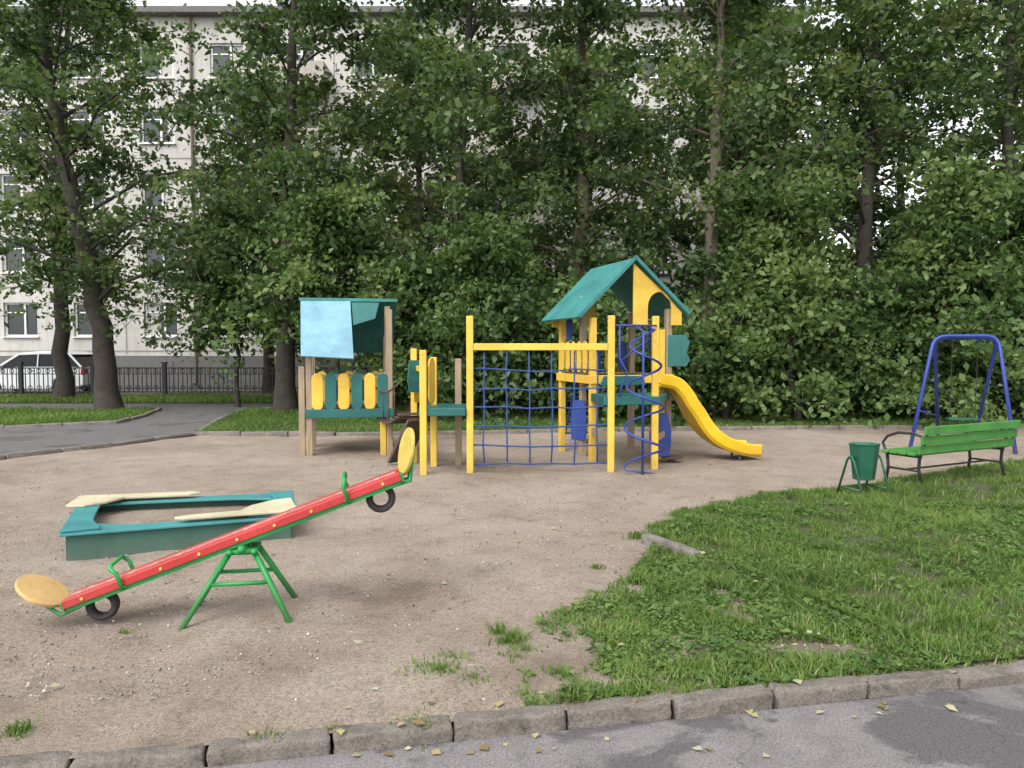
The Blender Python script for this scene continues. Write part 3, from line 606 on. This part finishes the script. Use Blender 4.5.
# ------------------------------------------------------------------ seesaw
def seesaw():
    A=V((-2.59,4.45,.125)); B=V((-.70,4.80,.81)); C=(A+B)/2; ex=(B-A).normalized(); L=(B-A).length
    sd=V((ex.y,-ex.x,0)).normalized(); up=sd.cross(ex).normalized()
    if up.z<0: up=-up
    e=empty('seesaw',(C.x,C.y,0))
    mb=MB()
    for s in(-1,1): mb.box(C+sd*(s*.066)+up*.02,(L,.062,.035),ex,sd)
    mb.obj('plank',M_red,e,.005)
    mb=MB(); mb.box(C+up*.022,(L*.98,.062,.034),ex,sd); mb.obj('plank_worn_centre',M_redworn,e,.004)
    mb=MB()
    for s in(-1,1): mb.box(C+sd*(s*.104)+up*.012,(L*1.0,.012,.044),ex,sd)
    mb.obj('side_rails',M_red,e,.003)
    mb=MB()
    for s in(-1,1): mb.box(C+sd*(s*.08)-up*.022,(L*.99,.03,.03),ex,sd)
    for s in(-1,1): mb.box(C+ex*(s*(L/2+.008)),(.014,.2,.05),ex,sd)
    mb.obj('under_frame',M_green,e,.003)
    mb=MB()
    for k in range(9):
        p=A.lerp(B,(k+.5)/9)
        for s in(-1,1): mb.disc(p+sd*(s*.113)+up*.012,ex,up,.009,.009,.01,12)
    mb.obj('bolt_caps',M_yel2,e)
    for nm,E,s,mat,deg,roll in [('left_seat_disc',A,-1,M_seat,50,.14),('right_seat_disc',B,1,M_yel2,60,.22)]:
        ph=math.radians(deg); d=(ex*s*math.cos(ph)+up*math.sin(ph)).normalized(); 
        c=E+ex*s*.01+d*.155; nn=d.cross(sd).normalized()
        if nn.dot(-ex*s)>0: nn=-nn
        s2=(sd+nn*roll).normalized()
        mb=MB(); mb.disc(c,d,s2,.15,.14,.022,40); mb.obj(nm,mat,e,.005)
        mb=MB()
        for q in(-.06,.06): mb.tube([E-ex*s*.12+sd*q-up*.03,E+ex*s*.03+sd*q-up*.03+nn*.02,c+sd*q+nn*(.02+roll*q)+d*.04],.012,8)
        mb.obj(nm+'_bracket',M_green,e,smooth=True)
        h=E-ex*s*.34; mb=MB(); w=.13
        mb.tube([h+sd*w-up*.02,h+sd*w+up*.08,h+sd*w+up*.115+ex*s*.02,h+sd*(w-.03)+up*.13+ex*s*.02,h-sd*(w-.03)+up*.13+ex*s*.02,h-sd*w+up*.115+ex*s*.02,h-sd*w+up*.08,h-sd*w-up*.02],.0125,8)
        mb.tube([h+sd*.13-up*.015,h-sd*.13-up*.015],.012,8)
        mb.obj(nm.replace('seat_disc','handle'),M_green,e,smooth=True)
        t=E-ex*s*.16-up*.085; mb=MB(); mb.torus(t,sd,.07,.022,30,10,2.0); mb.obj(nm.replace('seat_disc','tyre_bumper'),M_rubber,e,smooth=True)
        mb=MB(); mb.box(t+up*.074,(.12,.05,.012),ex,sd); mb.obj(nm.replace('seat_disc','tyre_bracket'),M_green,e)
    tp=C-up*.055; mb=MB(); f=V((sd.x,sd.y,0)).normalized(); g=V((ex.x,ex.y,0)).normalized()
    if f.y>0: f=-f
    for sf in(-1,1):
        for sg in(-1,1):
            top=tp+f*(sf*.075)+g*(sg*.07)-V((0,0,.02)); foot=V((C.x,C.y,-.02))+f*(sf*.22)+g*(sg*.31); mb.tube([top,foot],.018,8)
    for sg in(-1,1): mb.tube([tp+f*.11+g*(sg*.07)-V((0,0,.02)),tp-f*.11+g*(sg*.07)-V((0,0,.02))],.018,8)
    for sf in(-1,1):
        mb.tube([tp+f*(sf*.075)-g*.09-V((0,0,.02)),tp+f*(sf*.075)+g*.09-V((0,0,.02))],.02,8)
        t=.42; mb.tube([tp+f*(sf*(.075+.145*t))+g*(sg_*(.07+.24*t))-V((0,0,.02+(tp.z)*t)) for sg_ in(-1,1)],.013,8)
    mb.tube([tp+f*.13,tp-f*.13],.022,10)
    mb.obj('stand',M_green,e,smooth=True)
seesaw()

# ------------------------------------------------------------------ play structure
def play():
    e=empty('playground_climbing_structure',(0,11,0)); Z=V((0,0,1))
    def post(nm,x,y,h,mat,w=.1,rot=(1,0,0),z0=-.03):
        mb=MB(); mb.box((x,y,(h+z0)/2),(w,w,h-z0),V(rot)); mb.obj(nm,mat,e,.008)
    u=V((.978,.208,0)); v=V((-.208,.978,0)); O=V((-3.06,11.6,0)); W,D=1.20,1.15
    def h(a,b,z): return O+u*a+v*b+Z*z
    for nm,a,b,hh,m in [('house_post_a',0,0,1.6,M_wood),('house_post_b',-.11,.04,1.35,M_wood),('house_post_c',W,0,2.22,M_wood),('house_post_d',0,D,1.9,M_wood),('house_post_e',W,D,1.9,M_wood),('house_post_f',0,D/2,2.3,M_wood),('house_post_g',W,D/2,2.3,M_wood),('house_post_h',W-.1,.03,1.25,M_yellow)]:
        p=h(a,b,0); post(nm,p.x,p.y,hh,m,.09,u)
    mb=MB(); mb.box(h(W/2,D/2,.66),(W,D,.05),u,v); mb.obj('house_floor',M_brown,e,.004)
    mb=MB()
    for b_ in(-.055,D+.055): mb.box(h(W/2,b_,.64),(W+.12,.03,.13),u,v)
    mb.box(h(-.06,D/2,.64),(.03,D,.13),u,v); mb.obj('house_floor_beams',M_teal,e,.004)
    mb=MB(); mb.box(h(W/2,.0,.80),(W-.1,.04,.05),u,v); mb.box(h(W/2,.0,1.17),(W-.1,.04,.05),u,v); mb.box(h(W/2,D,1.17),(W-.1,.04,.05),u,v); mb.obj('house_rails',M_wood,e,.004)
    def picket2(w,hh):
        c=[math.radians(q) for q in range(0,181,20)]; return [(w/2*math.cos(t),hh-w/2+w/2*math.sin(t)) for t in c]+[(-w/2*math.cos(t),w/2-w/2*math.sin(t)) for t in c]
    for i in range(6):
        mb=MB(); mb.prism(picket2(.165,.56),h(.12+i*.195,-.035,.69),u,Z,.022); mb.obj('picket_%d'%i,M_yellow if i%2==0 else M_teal,e,.004)
    for i in range(5):
        mb=MB(); mb.prism(picket2(.165,.55),h(.15+i*.22,D+.03,.70),u,Z,.022); mb.obj('rear_picket_%d'%i,M_teal if i%2 else M_yellow,e,.004)
    rz=2.36
    def slab(nm,p,mat,th=.022):
        mb=MB(); a,b,c,d=[V(q) for q in p]; n=(b-a).cross(d-a).normalized()*th
        mb.add([a,b,c,d,a+n,b+n,c+n,d+n],[(0,1,2,3),(4,5,6,7),(0,1,5,4),(1,2,6,5),(2,3,7,6),(3,0,4,7)]); mb.obj(nm,mat,e,.003)
    slab('house_roof_front',[h(-.10,-.28,1.50),h(.66,-.28,1.46),h(.62,.5,rz),h(-.14,.52,rz+.01)],M_lblue)
    slab('house_roof_back',[h(-.14,.56,rz),h(W+.14,.56,rz),h(W+.14,1.38,1.55),h(-.14,1.38,1.55)],M_teal)
    slab('house_roof_front_right',[h(.66,.22,1.97),h(1.0,.30,2.08),h(1.07,.50,rz-.02),h(.64,.50,rz-.02)],M_teal)
    mb=MB(); mb.beam(h(-.16,.53,rz+.03),h(W+.16,.53,rz+.03),.1,.05); mb.obj('house_ridge',M_tealroof,e,.004)
    mb=MB(); mb.prism([(0,0),(.9,0),(.48,.70)],h(W+.02,.1,1.60),v,Z,.02); mb.obj('house_gable',M_teal,e,.003)
    mb=MB(); mb.tube([h(.5,.5,1.05)+V((.15*math.cos(a),0,.15*math.sin(a))) for a in [k*math.pi/12 for k in range(25)]],.018,8); mb.beam(h(.5,.5,.7),h(.5,.5,1.1),.05,.05); mb.obj('steering_wheel',M_blue,e)
    a=h(W+.06,.5,.62); b=V((-1.25,10.65,.74)); mb=MB(); q=(b-a).normalized(); sdv=V((-q.y,q.x,0)).normalized()
    for k in range(11):
        t=(k+.5)/11; p=a.lerp(b,t)+Z*(-.16*math.sin(math.pi*t)); mb.box(p,((b-a).length/11-.012,.62,.03),q,sdv)
    mb.obj('bridge_planks',M_brown,e,.004)
    for s in(-.3,.3):
        mb=MB()
        mb.tube([a.lerp(b,t)+sdv*s+Z*(.42-.12*math.sin(math.pi*t)) for t in [k/8 for k in range(9)]],.016,8)
        for t in (.2,.4,.6,.8): mb.tube([a.lerp(b,t)+sdv*s+Z*(.42-.12*math.sin(math.pi*t)),a.lerp(b,t)+sdv*s-Z*(.12*math.sin(math.pi*t))],.01,6)
        mb.obj('bridge_handrail',M_brown,e,smooth=True)
    mb=MB(); mb.beam((-1.62,10.9,.02),(-1.30,10.65,.64),.4,.04); mb.obj('ramp',M_brown,e,.004)
    for nm,x,y,hh,m in [('deck_post_a',-1.14,9.88,1.6,M_yellow),('deck_post_b',-1.40,11.0,1.62,M_yellow),('deck_post_c',-.75,10.75,1.48,M_wood),('deck_post_d',-.546,10.0,2.04,M_yellow),('deck_post_e',-1.08,10.6,1.5,M_yellow)]:
        post(nm,x,y,hh,m,.088)
    mb=MB(); mb.prism([(-1.2,9.86),(-.6,9.9),(-.60,10.75),(-1.3,10.95)],(0,0,.80),(1,0,0),(0,1,0),.1); mb.obj('low_deck',M_teal,e,.01)
    mb=MB(); mb.prism(picket2(.2,.62),V((-1.06,10.15,.88)),(.3,1,0),Z,.022); mb.obj('yellow_side_panel',M_yellow,e,.004)
    mb=MB(); mb.prism([(-.13,0),(.13,0),(.16,.15),(.13,.44),(-.13,.44),(-.16,.15)],V((-1.30,10.6,1.02)),(.8,.6,0),Z,.022); mb.obj('teal_side_panel',M_teal,e,.004)
    mb=MB(); mb.beam((-1.38,10.95,1.35),(-1.16,9.93,1.35),.04,.07); mb.obj('deck_rail',M_yellow,e,.004)
    mb=MB(); mb.prism(picket2(.17,.6),V((-1.33,10.75,.86)),(.5,1,0),Z,.022); mb.obj('yellow_side_panel_b',M_yellow,e,.004)
    for nm,x,y,hh in [('net_post_right',1.30,10.1,2.05),('front_post_right',1.91,10.27,2.05)]: post(nm,x,y,hh,M_yellow,.088)
    mb=MB(); mb.beam((-.50,10.0,1.64),(1.25,10.1,1.64),.09,.09); mb.obj('net_beam',M_yellow,e,.008)
    mb=MB(); R=random.Random(5)
    a=V((-.5,10.0,0)); b=V((1.25,10.1,0))
    N=6; G=[[None]*7 for _ in range(N)]
    for i in range(N):
        for j in range(7):
            t=(i+.45)/(N-.1); zz=1.60-.247*j
            G[i][j]=a.lerp(b,t)+Z*(zz+.014*R.uniform(-1,1)-(.02*math.sin(math.pi*t) if j not in(0,) else 0))+V((R.uniform(-1,1)*.010,R.uniform(-1,1)*.012,0))
    for i in range(N): mb.tube([G[i][j] for j in range(7)],.0115,6)
    for j in range(1,7):
        mb.tube([a+Z*G[0][j].z]+[G[i][j] for i in range(N)]+[b+Z*G[-1][j].z],.0115,6)
    mb.obj('climbing_net',M_rope,e,smooth=True)
    mb=MB()
    for i in range(N):
        for j in range(1,7): mb.box(G[i][j],(.034,.04,.034))
    mb.obj('net_knots',M_blue,e,.006)
    u=V((.954,.3,0)); v=V((-.3,.954,0)); O=V((1.15,10.98,0)); S=1.2
    def q(a,b,z): return O+u*a+v*b+Z*z
    for nm,a,b,hh,m in [('tower_post_a',0,0,2.06,M_yellow),('tower_post_b',S,0,2.2,M_wood),('tower_post_c',0,S,2.15,M_yellow),('tower_post_d',S,S,2.2,M_wood),('tower_post_e',.08,.55,2.4,M_wood),('tower_post_f',S-.1,.02,1.9,M_yellow)]:
        p=q(a,b,0); post(nm,p.x,p.y,hh,m,.09,u)
    mb=MB(); mb.box(q(S/2,S/2,1.2),(S-.02,S-.02,.05),u,v); mb.obj('tower_floor',M_brown,e,.004)
    mb=MB()
    for b_ in(-.06,S+.06): mb.box(q(S/2,b_,1.18),(S+.14,.03,.12),u,v)
    for a_ in(-.06,S+.06): mb.box(q(a_,S/2,1.18),(.03,S-.0,.12),u,v)
    mb.obj('tower_floor_beams',M_yellow,e,.004)
    for i in range(5):
        mb=MB(); mb.prism(picket2(.15,.46),q(-.05,.16+i*.225,1.27),v,Z,.02); mb.obj('tower_picket_%d'%i,M_yellow,e,.004)
    for i in range(5):
        mb=MB(); mb.prism(picket2(.15,.46),q(.16+i*.225,S+.05,1.27),u,Z,.02); mb.obj('tower_rear_picket_%d'%i,M_yellow if i%2 else M_blue2,e,.004)
    mb=MB(); mb.box(q(-.03,S/2,1.62),(.03,S-.1,.06),u,v); mb.box(q(-.03,S/2,1.38),(.03,S-.1,.06),u,v); mb.obj('tower_side_rails',M_blue,e,.004)
    ar=2.89; ez=2.04
    slab('tower_roof_left',[q(-.26,-.15,ez),q(S/2,-.15,ar),q(S/2,S+.22,ar),q(-.26,S+.22,ez)],M_tealroof,.03)
    slab('tower_roof_right',[q(S/2+.01,-.15,ar),q(S+.24,-.15,ez+.06),q(S+.24,S+.22,ez+.06),q(S/2+.01,S+.22,ar)],M_tealroof,.03)
    def gable(nm,b_,a0,a1,mat):
        top=lambda a: ar-.03-abs(a-S/2)/(S/2+.28)*(ar-ez-.03)
        pts=[(a0,1.96)]; c=(a0+a1)/2+.03; r=.19
        pts+= [(c-r,1.96)]+[(c-r*math.cos(math.radians(t)),2.22+r*1.15*math.sin(math.radians(t))) for t in range(0,181,18)]+[(c+r,1.96)]
        pts+=[(a1,1.96),(a1,top(a1))]
        if a0<S/2-.02: pts.append((S/2,top(S/2)))
        pts.append((a0,top(a0)))
        mb=MB(); mb.prism(pts,q(0,b_,0),u,Z,.024); mb.obj(nm,mat,e,.003)
    gable('tower_gable_front',-.10,S/2-.02,S+.16,M_yellow)
    gable('tower_gable_rear',S+.14,-.12,S/2+.02,M_yellow)
    mb=MB(); mb.beam(q(S/2-.02,-.165,ar+.035),q(S+.26,-.165,ez+.09),.02,.05); mb.beam(q(S/2+.0,-.165,ar+.035),q(-.28,-.165,ez+.02),.02,.05); mb.obj('roof_trim',M_tealroof,e,.003)
    mb=MB(); mb.prism([(-.1,0),(.1,0),(.12,.3),(0,.38),(-.12,.3)],q(.02,S-.25,1.75),v,Z,.02); mb.prism([(-.1,0),(.1,0),(.12,.3),(0,.38),(-.12,.3)],q(S-.1,.3,1.6),v,Z,.02); mb.obj('blue_side_board',M_blue2,e,.004)
    mb=MB(); mb.prism([(-.26,.06),(-.2,0),(.22,0),(.27,.1),(.22,.2),(.27,.36),(.2,.46),(-.22,.46),(-.27,.34),(-.22,.22)],q(S+.02,-.06,1.36),(u*.85+v*-.5),Z,.022); mb.obj('teal_gate_panel',M_teal,e,.004)
    P=[(1.2,10.05),(1.98,10.22),(2.30,11.24),(1.12,10.94)]
    mb=MB(); mb.prism(P,(0,0,.93),(1,0,0),(0,1,0),.11); mb.obj('front_deck',M_teal,e,.008)
    mb=MB(); mb.prism([(.0,0),(.72,.0),(.66,.13),(.06,.13)],V((1.24,10.85,1.10)),(.95,.3,0),Z,.02); mb.obj('step_board',M_teal,e,.004)
    mb=MB(); mb.beam((1.15,10.93,.45),(1.3,10.15,.45),.04,.1); mb.beam((1.95,10.3,.42),(2.3,11.25,.42),.04,.08); mb.obj('lower_rails',M_wood,e,.004)
    mb=MB()
    mb.tube([(1.34,10.05,1.92),(1.6,10.03,1.92),(1.91,10.2,1.92)],.013,8)
    mb.tube([(1.40,10.02,1.92),(1.40,10.02,1.5),(1.5,9.99,1.3),(1.42,10.02,1.1),(1.40,10.02,.98)],.012,8)
    mb.tube([(1.42,10.02,1.45),(1.6,10.0,1.62),(1.8,10.1,1.75)],.011,8)
    mb.obj('gate_rails',M_blue,e,smooth=True)
    mb=MB(); c=V((1.70,9.86,0)); turns=3.4; K=120; pts=[]
    for k in range(K+1):
        t=k/K; an=2*math.pi*turns*t+.6; r=.17+.08*min(1,t*1.8)
        pts.append(c+V((r*math.cos(an),r*math.sin(an),1.80*(1-t)+.06)))
    pts=[V((1.80,10.15,1.9))]+pts+[c+V((.2,.1,-.02))]
    mb.tube(pts,.016,8); mb.tube([c+V((-.02,0,-.02)),c+V((-.02,0,1.84)),V((1.6,10.05,1.92))],.017,8)
    mb.obj('spiral_climber',M_blue,e,smooth=True)
    mb=MB(); mb.prism([(-.2,0),(.2,0),(.22,.35),(.14,.62),(-.14,.62),(-.22,.35)],V((2.08,10.75,.1)),(.8,.6,0),Z,.02); mb.prism([(-.13,0),(.13,0),(.14,.35),(.1,.6),(-.1,.6),(-.14,.35)],V((1.0,11.5,.25)),(.75,-.6,0),Z,.02)
    mb.obj('blue_lower_panel',M_blue2,e,.004)
    mb=MB(); mb.disc((2.28,10.95,.07),(1,0,0),(0,1,0),.15,.15,.03,30); mb.tube([(2.28,10.95,-.02),(2.28,10.95,.06)],.05,12); mb.obj('step_disc',M_brown,e,.004)
    mb=MB()
    for s in(.3,.75): mb.tube([q(s,S+.75,0),q(s,S+.05,1.25)],.018,8)
    for k in range(5): mb.tube([q(.3,S+.75-.7*(k+1)/6,1.25*(k+1)/6),q(.75,S+.75-.7*(k+1)/6,1.25*(k+1)/6)],.014,8)
    mb.obj('ladder',M_blue,e,smooth=True)
    ctrl=[(2.10,11.15,1.12),(2.30,11.16,1.08),(2.44,11.17,.93),(2.56,11.18,.73),(2.69,11.20,.53),(2.86,11.22,.34),(3.08,11.24,.20),(3.32,11.27,.12),(3.56,11.30,.095)]
    def cr(P,n):
        out=[]; P=[P[0]]+P+[P[-1]]
        for i in range(1,len(P)-2):
            p0,p1,p2,p3=[V(x) for x in P[i-1:i+3]]
            for k in range(n):
                t=k/n; out.append(.5*((2*p1)+(-p0+p2)*t+(2*p0-5*p1+4*p2-p3)*t*t+(-p0+3*p1-3*p2+p3)*t**3))
        out.append(V(P[-2])); return out
    path=cr(ctrl,5); prof=[(-.25,.13),(-.265,.145),(-.28,.13),(-.27,.0),(-.23,-.045),(.23,-.045),(.27,.0),(.28,.13),(.265,.145),(.25,.13),(.23,.03),(.18,-.01),(-.18,-.01),(-.23,.03)]
    vs=[];n=len(prof)
    for i,p in enumerate(path):
        t=(path[min(i+1,len(path)-1)]-path[max(i-1,0)]).normalized(); s=V((t.y,-t.x,0)).normalized(); w=s.cross(t).normalized()
        if w.z<0: w=-w
        for a_,b_ in prof: vs.append(p+s*a_+w*b_)
    fs=[(i*n+k,i*n+(k+1)%n,(i+1)*n+(k+1)%n,(i+1)*n+k) for i in range(len(path)-1) for k in range(n)]+[tuple(range(n)),tuple(range((len(path)-1)*n,len(path)*n))]
    mb=MB(); mb.add(vs,fs); mb.obj('slide',M_slide,e,.006)
    mb=MB(); mb.tube([(3.3,11.10,-.02),(3.3,11.10,.08)],.018,8); mb.tube([(3.28,11.44,-.02),(3.28,11.43,.08)],.018,8); mb.obj('slide_supports',M_blue,e,smooth=True)
play()

# ------------------------------------------------------------------ swing frame
def swing():
    e=empty('swing_frame',(7.4,12.7,0)); aL=V((7.0,12.8,1.83)); aR=V((7.93,12.6,1.83))
    def U(nm,fL,fR,off):
        fL=V(fL);fR=V(fR);o=V(off); a=aL+o;b=aR+o; pts=[fL]; 
        def corner(p,c,nn):
            r=.2; p1=c+(p-c).normalized()*r; p2=c+(nn-c).normalized()*r
            return [p1*(1-t)**2+c*2*t*(1-t)+p2*t*t for t in [k/8 for k in range(9)]]
        pts+=corner(fL,a,b)+corner(a,b,fR)+[fR]; mb=MB(); mb.tube(pts,.03,12); mb.obj(nm,M_blue,e,smooth=True)
    U('front_arch',(6.38,12.3,-.02),(7.76,11.8,-.02),(-.02,-.05,0)); U('rear_arch',(7.62,13.7,-.02),(8.10,13.45,-.02),(.05,.07,-.03))
    mb=MB()
    for t in(.3,.7):
        p=aL.lerp(aR,t); mb.tube([p-V((0,0,.0)),p-V((0,0,.09))],.02,8)
    mb.tube([(6.59,12.42,.62),(7.48,13.5,.45)],.014,8); mb.obj('hangers',M_blue,e,smooth=True)
    mb=MB()
    for t in(.3,.7):
        p=aL.lerp(aR,t); mb.tube([p-V((0,0,.08)),p+V((.0,.03,-1.35))],.006,6)
    mb.obj('chains',M_black,e)
    c=aL.lerp(aR,.5)+V((0,.03,-1.37)); mb=MB(); mb.box(c,(.46,.2,.035),aR-aL); mb.obj('swing_seat',M_gbin,e,.008)
swing()

# ------------------------------------------------------------------ bench (seen from behind, faces the playground)
def bench():
    P0=V((4.60,8.75,.0)); u=V((.885,.465,0)).normalized(); f=V((-u.y,u.x,0)); Z=V((0,0,1)); L=1.85
    e=empty('park_bench',P0+u*L/2)
    def q(a,b,z): return P0+u*a+f*b+Z*z
    for i,z in enumerate([.455,.57,.685]):
        off=-.03-.1*(z-.42)/.3
        mb=MB(); mb.box(q(L/2,off,z),(L,.03,.098),u,f); mb.obj('backrest_slat_%d'%i,M_gbench,e,.008)
    for i in range(4):
        mb=MB(); mb.box(q(L/2,.05+i*.115,.40),(L,.095,.032),u,f); mb.obj('seat_slat_%d'%i,M_gbench,e,.008)
    for k,a in enumerate((.12,L-.12)):
        mb=MB(); r=.019
        mb.tube([q(a,-.03,-.03),q(a,.03,.22),q(a,.02,.38),q(a,-.03,.52),q(a,-.09,.71)],r,8)
        mb.tube([q(a,.46,-.03),q(a,.42,.2),q(a,.44,.38)],r,8); mb.tube([q(a,.0,.37),q(a,.45,.37)],r,8)
        mb.tube([q(a,-.05,.59),q(a,.1,.63),q(a,.3,.625),q(a,.44,.57),q(a,.50,.49),q(a,.47,.42),q(a,.43,.37)],.016,8)
        mb.tube([q(a,.03,.2),q(a,.42,.2)],.012,8)
        mb.obj('iron_frame_%d'%k,M_black,e,smooth=True)
    mb=MB(); mb.tube([q(.12,.2,.2),q(L-.12,.2,.2)],.012,8); mb.obj('stretcher',M_black,e)
bench()

# ------------------------------------------------------------------ litter bin on a tube stand
def bin_():
    c=V((3.84,8.35,.0)); e=empty('litter_bin',c); a=math.radians(20); u=V((math.cos(a),math.sin(a),0)); w=V((-u.y,u.x,0)); Z=V((0,0,1)); k_=1.12
    mb=MB(); n=6; vs=[]
    for (r,z) in [(.12,.17),(.165,.50),(.175,.52),(.165,.52),(.15,.50),(.11,.2)]:
        for k in range(n): t=2*math.pi*(k+.5)/n; vs.append(c+u*(r*math.cos(t))+w*(r*.9*math.sin(t))+Z*z*k_)
    fs=[(i*n+k,i*n+(k+1)%n,(i+1)*n+(k+1)%n,(i+1)*n+k) for i in range(5) for k in range(n)]+[tuple(range(n)),tuple(range(5*n,6*n))]
    mb.add(vs,fs); mb.obj('bucket',M_gbin,e,.006)
    mb=MB()
    for s in(-1,1):
        mb.tube([c+u*(s*.19)+w*.2-Z*.02,c+u*(s*.19)+w*.05+Z*.40,c+u*(s*.19)+w*.02+Z*.44,c+u*(s*.19)-w*.02+Z*.44,c+u*(s*.19)-w*.05+Z*.40,c+u*(s*.19)-w*.2-Z*.02],.013,8)
        mb.tube([c+u*(s*.19)+Z*.425,c+u*(s*.14)+Z*.44],.012,8); mb.tube([c+u*(s*.19)+w*.15+Z*.1,c+u*(s*.19)-w*.15+Z*.1],.010,8)
    mb.tube([c+u*.19+w*.15+Z*.1,c-u*.19+w*.15+Z*.1],.01,8)
    mb.obj('tube_stand',M_gbin,e,smooth=True)
bin_()

# ------------------------------------------------------------------ camera, light
cam=bpy.data.cameras.new('Camera'); co=bpy.data.objects.new('Camera',cam); scene.collection.objects.link(co)
co.location=(0,0,1.6); co.rotation_euler=(math.radians(90-2.53),0,0); cam.lens=27.07; cam.sensor_width=36; cam.clip_end=1500; scene.camera=co
w=bpy.data.worlds.new('World'); scene.world=w; w.use_nodes=True; nt=w.node_tree; bg=nt.nodes['Background']
sky=nd(nt,'ShaderNodeTexSky',sky_type='NISHITA'); sky.sun_disc=False; sky.sun_elevation=math.radians(50); sky.sun_rotation=math.radians(210); sky.dust_density=3
hs=nd(nt,'ShaderNodeHueSaturation'); hs.inputs['Saturation'].default_value=.10; hs.inputs['Value'].default_value=2.35
nt.links.new(sky.outputs[0],hs.inputs['Color']); nt.links.new(hs.outputs[0],bg.inputs[0]); bg.inputs[1].default_value=.15
s=bpy.data.lights.new('sun','SUN'); s.energy=1.15; s.angle=math.radians(35); s.color=(1,.98,.95); so=bpy.data.objects.new('sun',s); scene.collection.objects.link(so)
so.rotation_euler=(math.radians(40),0,math.radians(-30)); so.location=(-5,-5,20)
scene.view_settings.view_transform='Standard'; scene.view_settings.look='None'; scene.view_settings.exposure=0
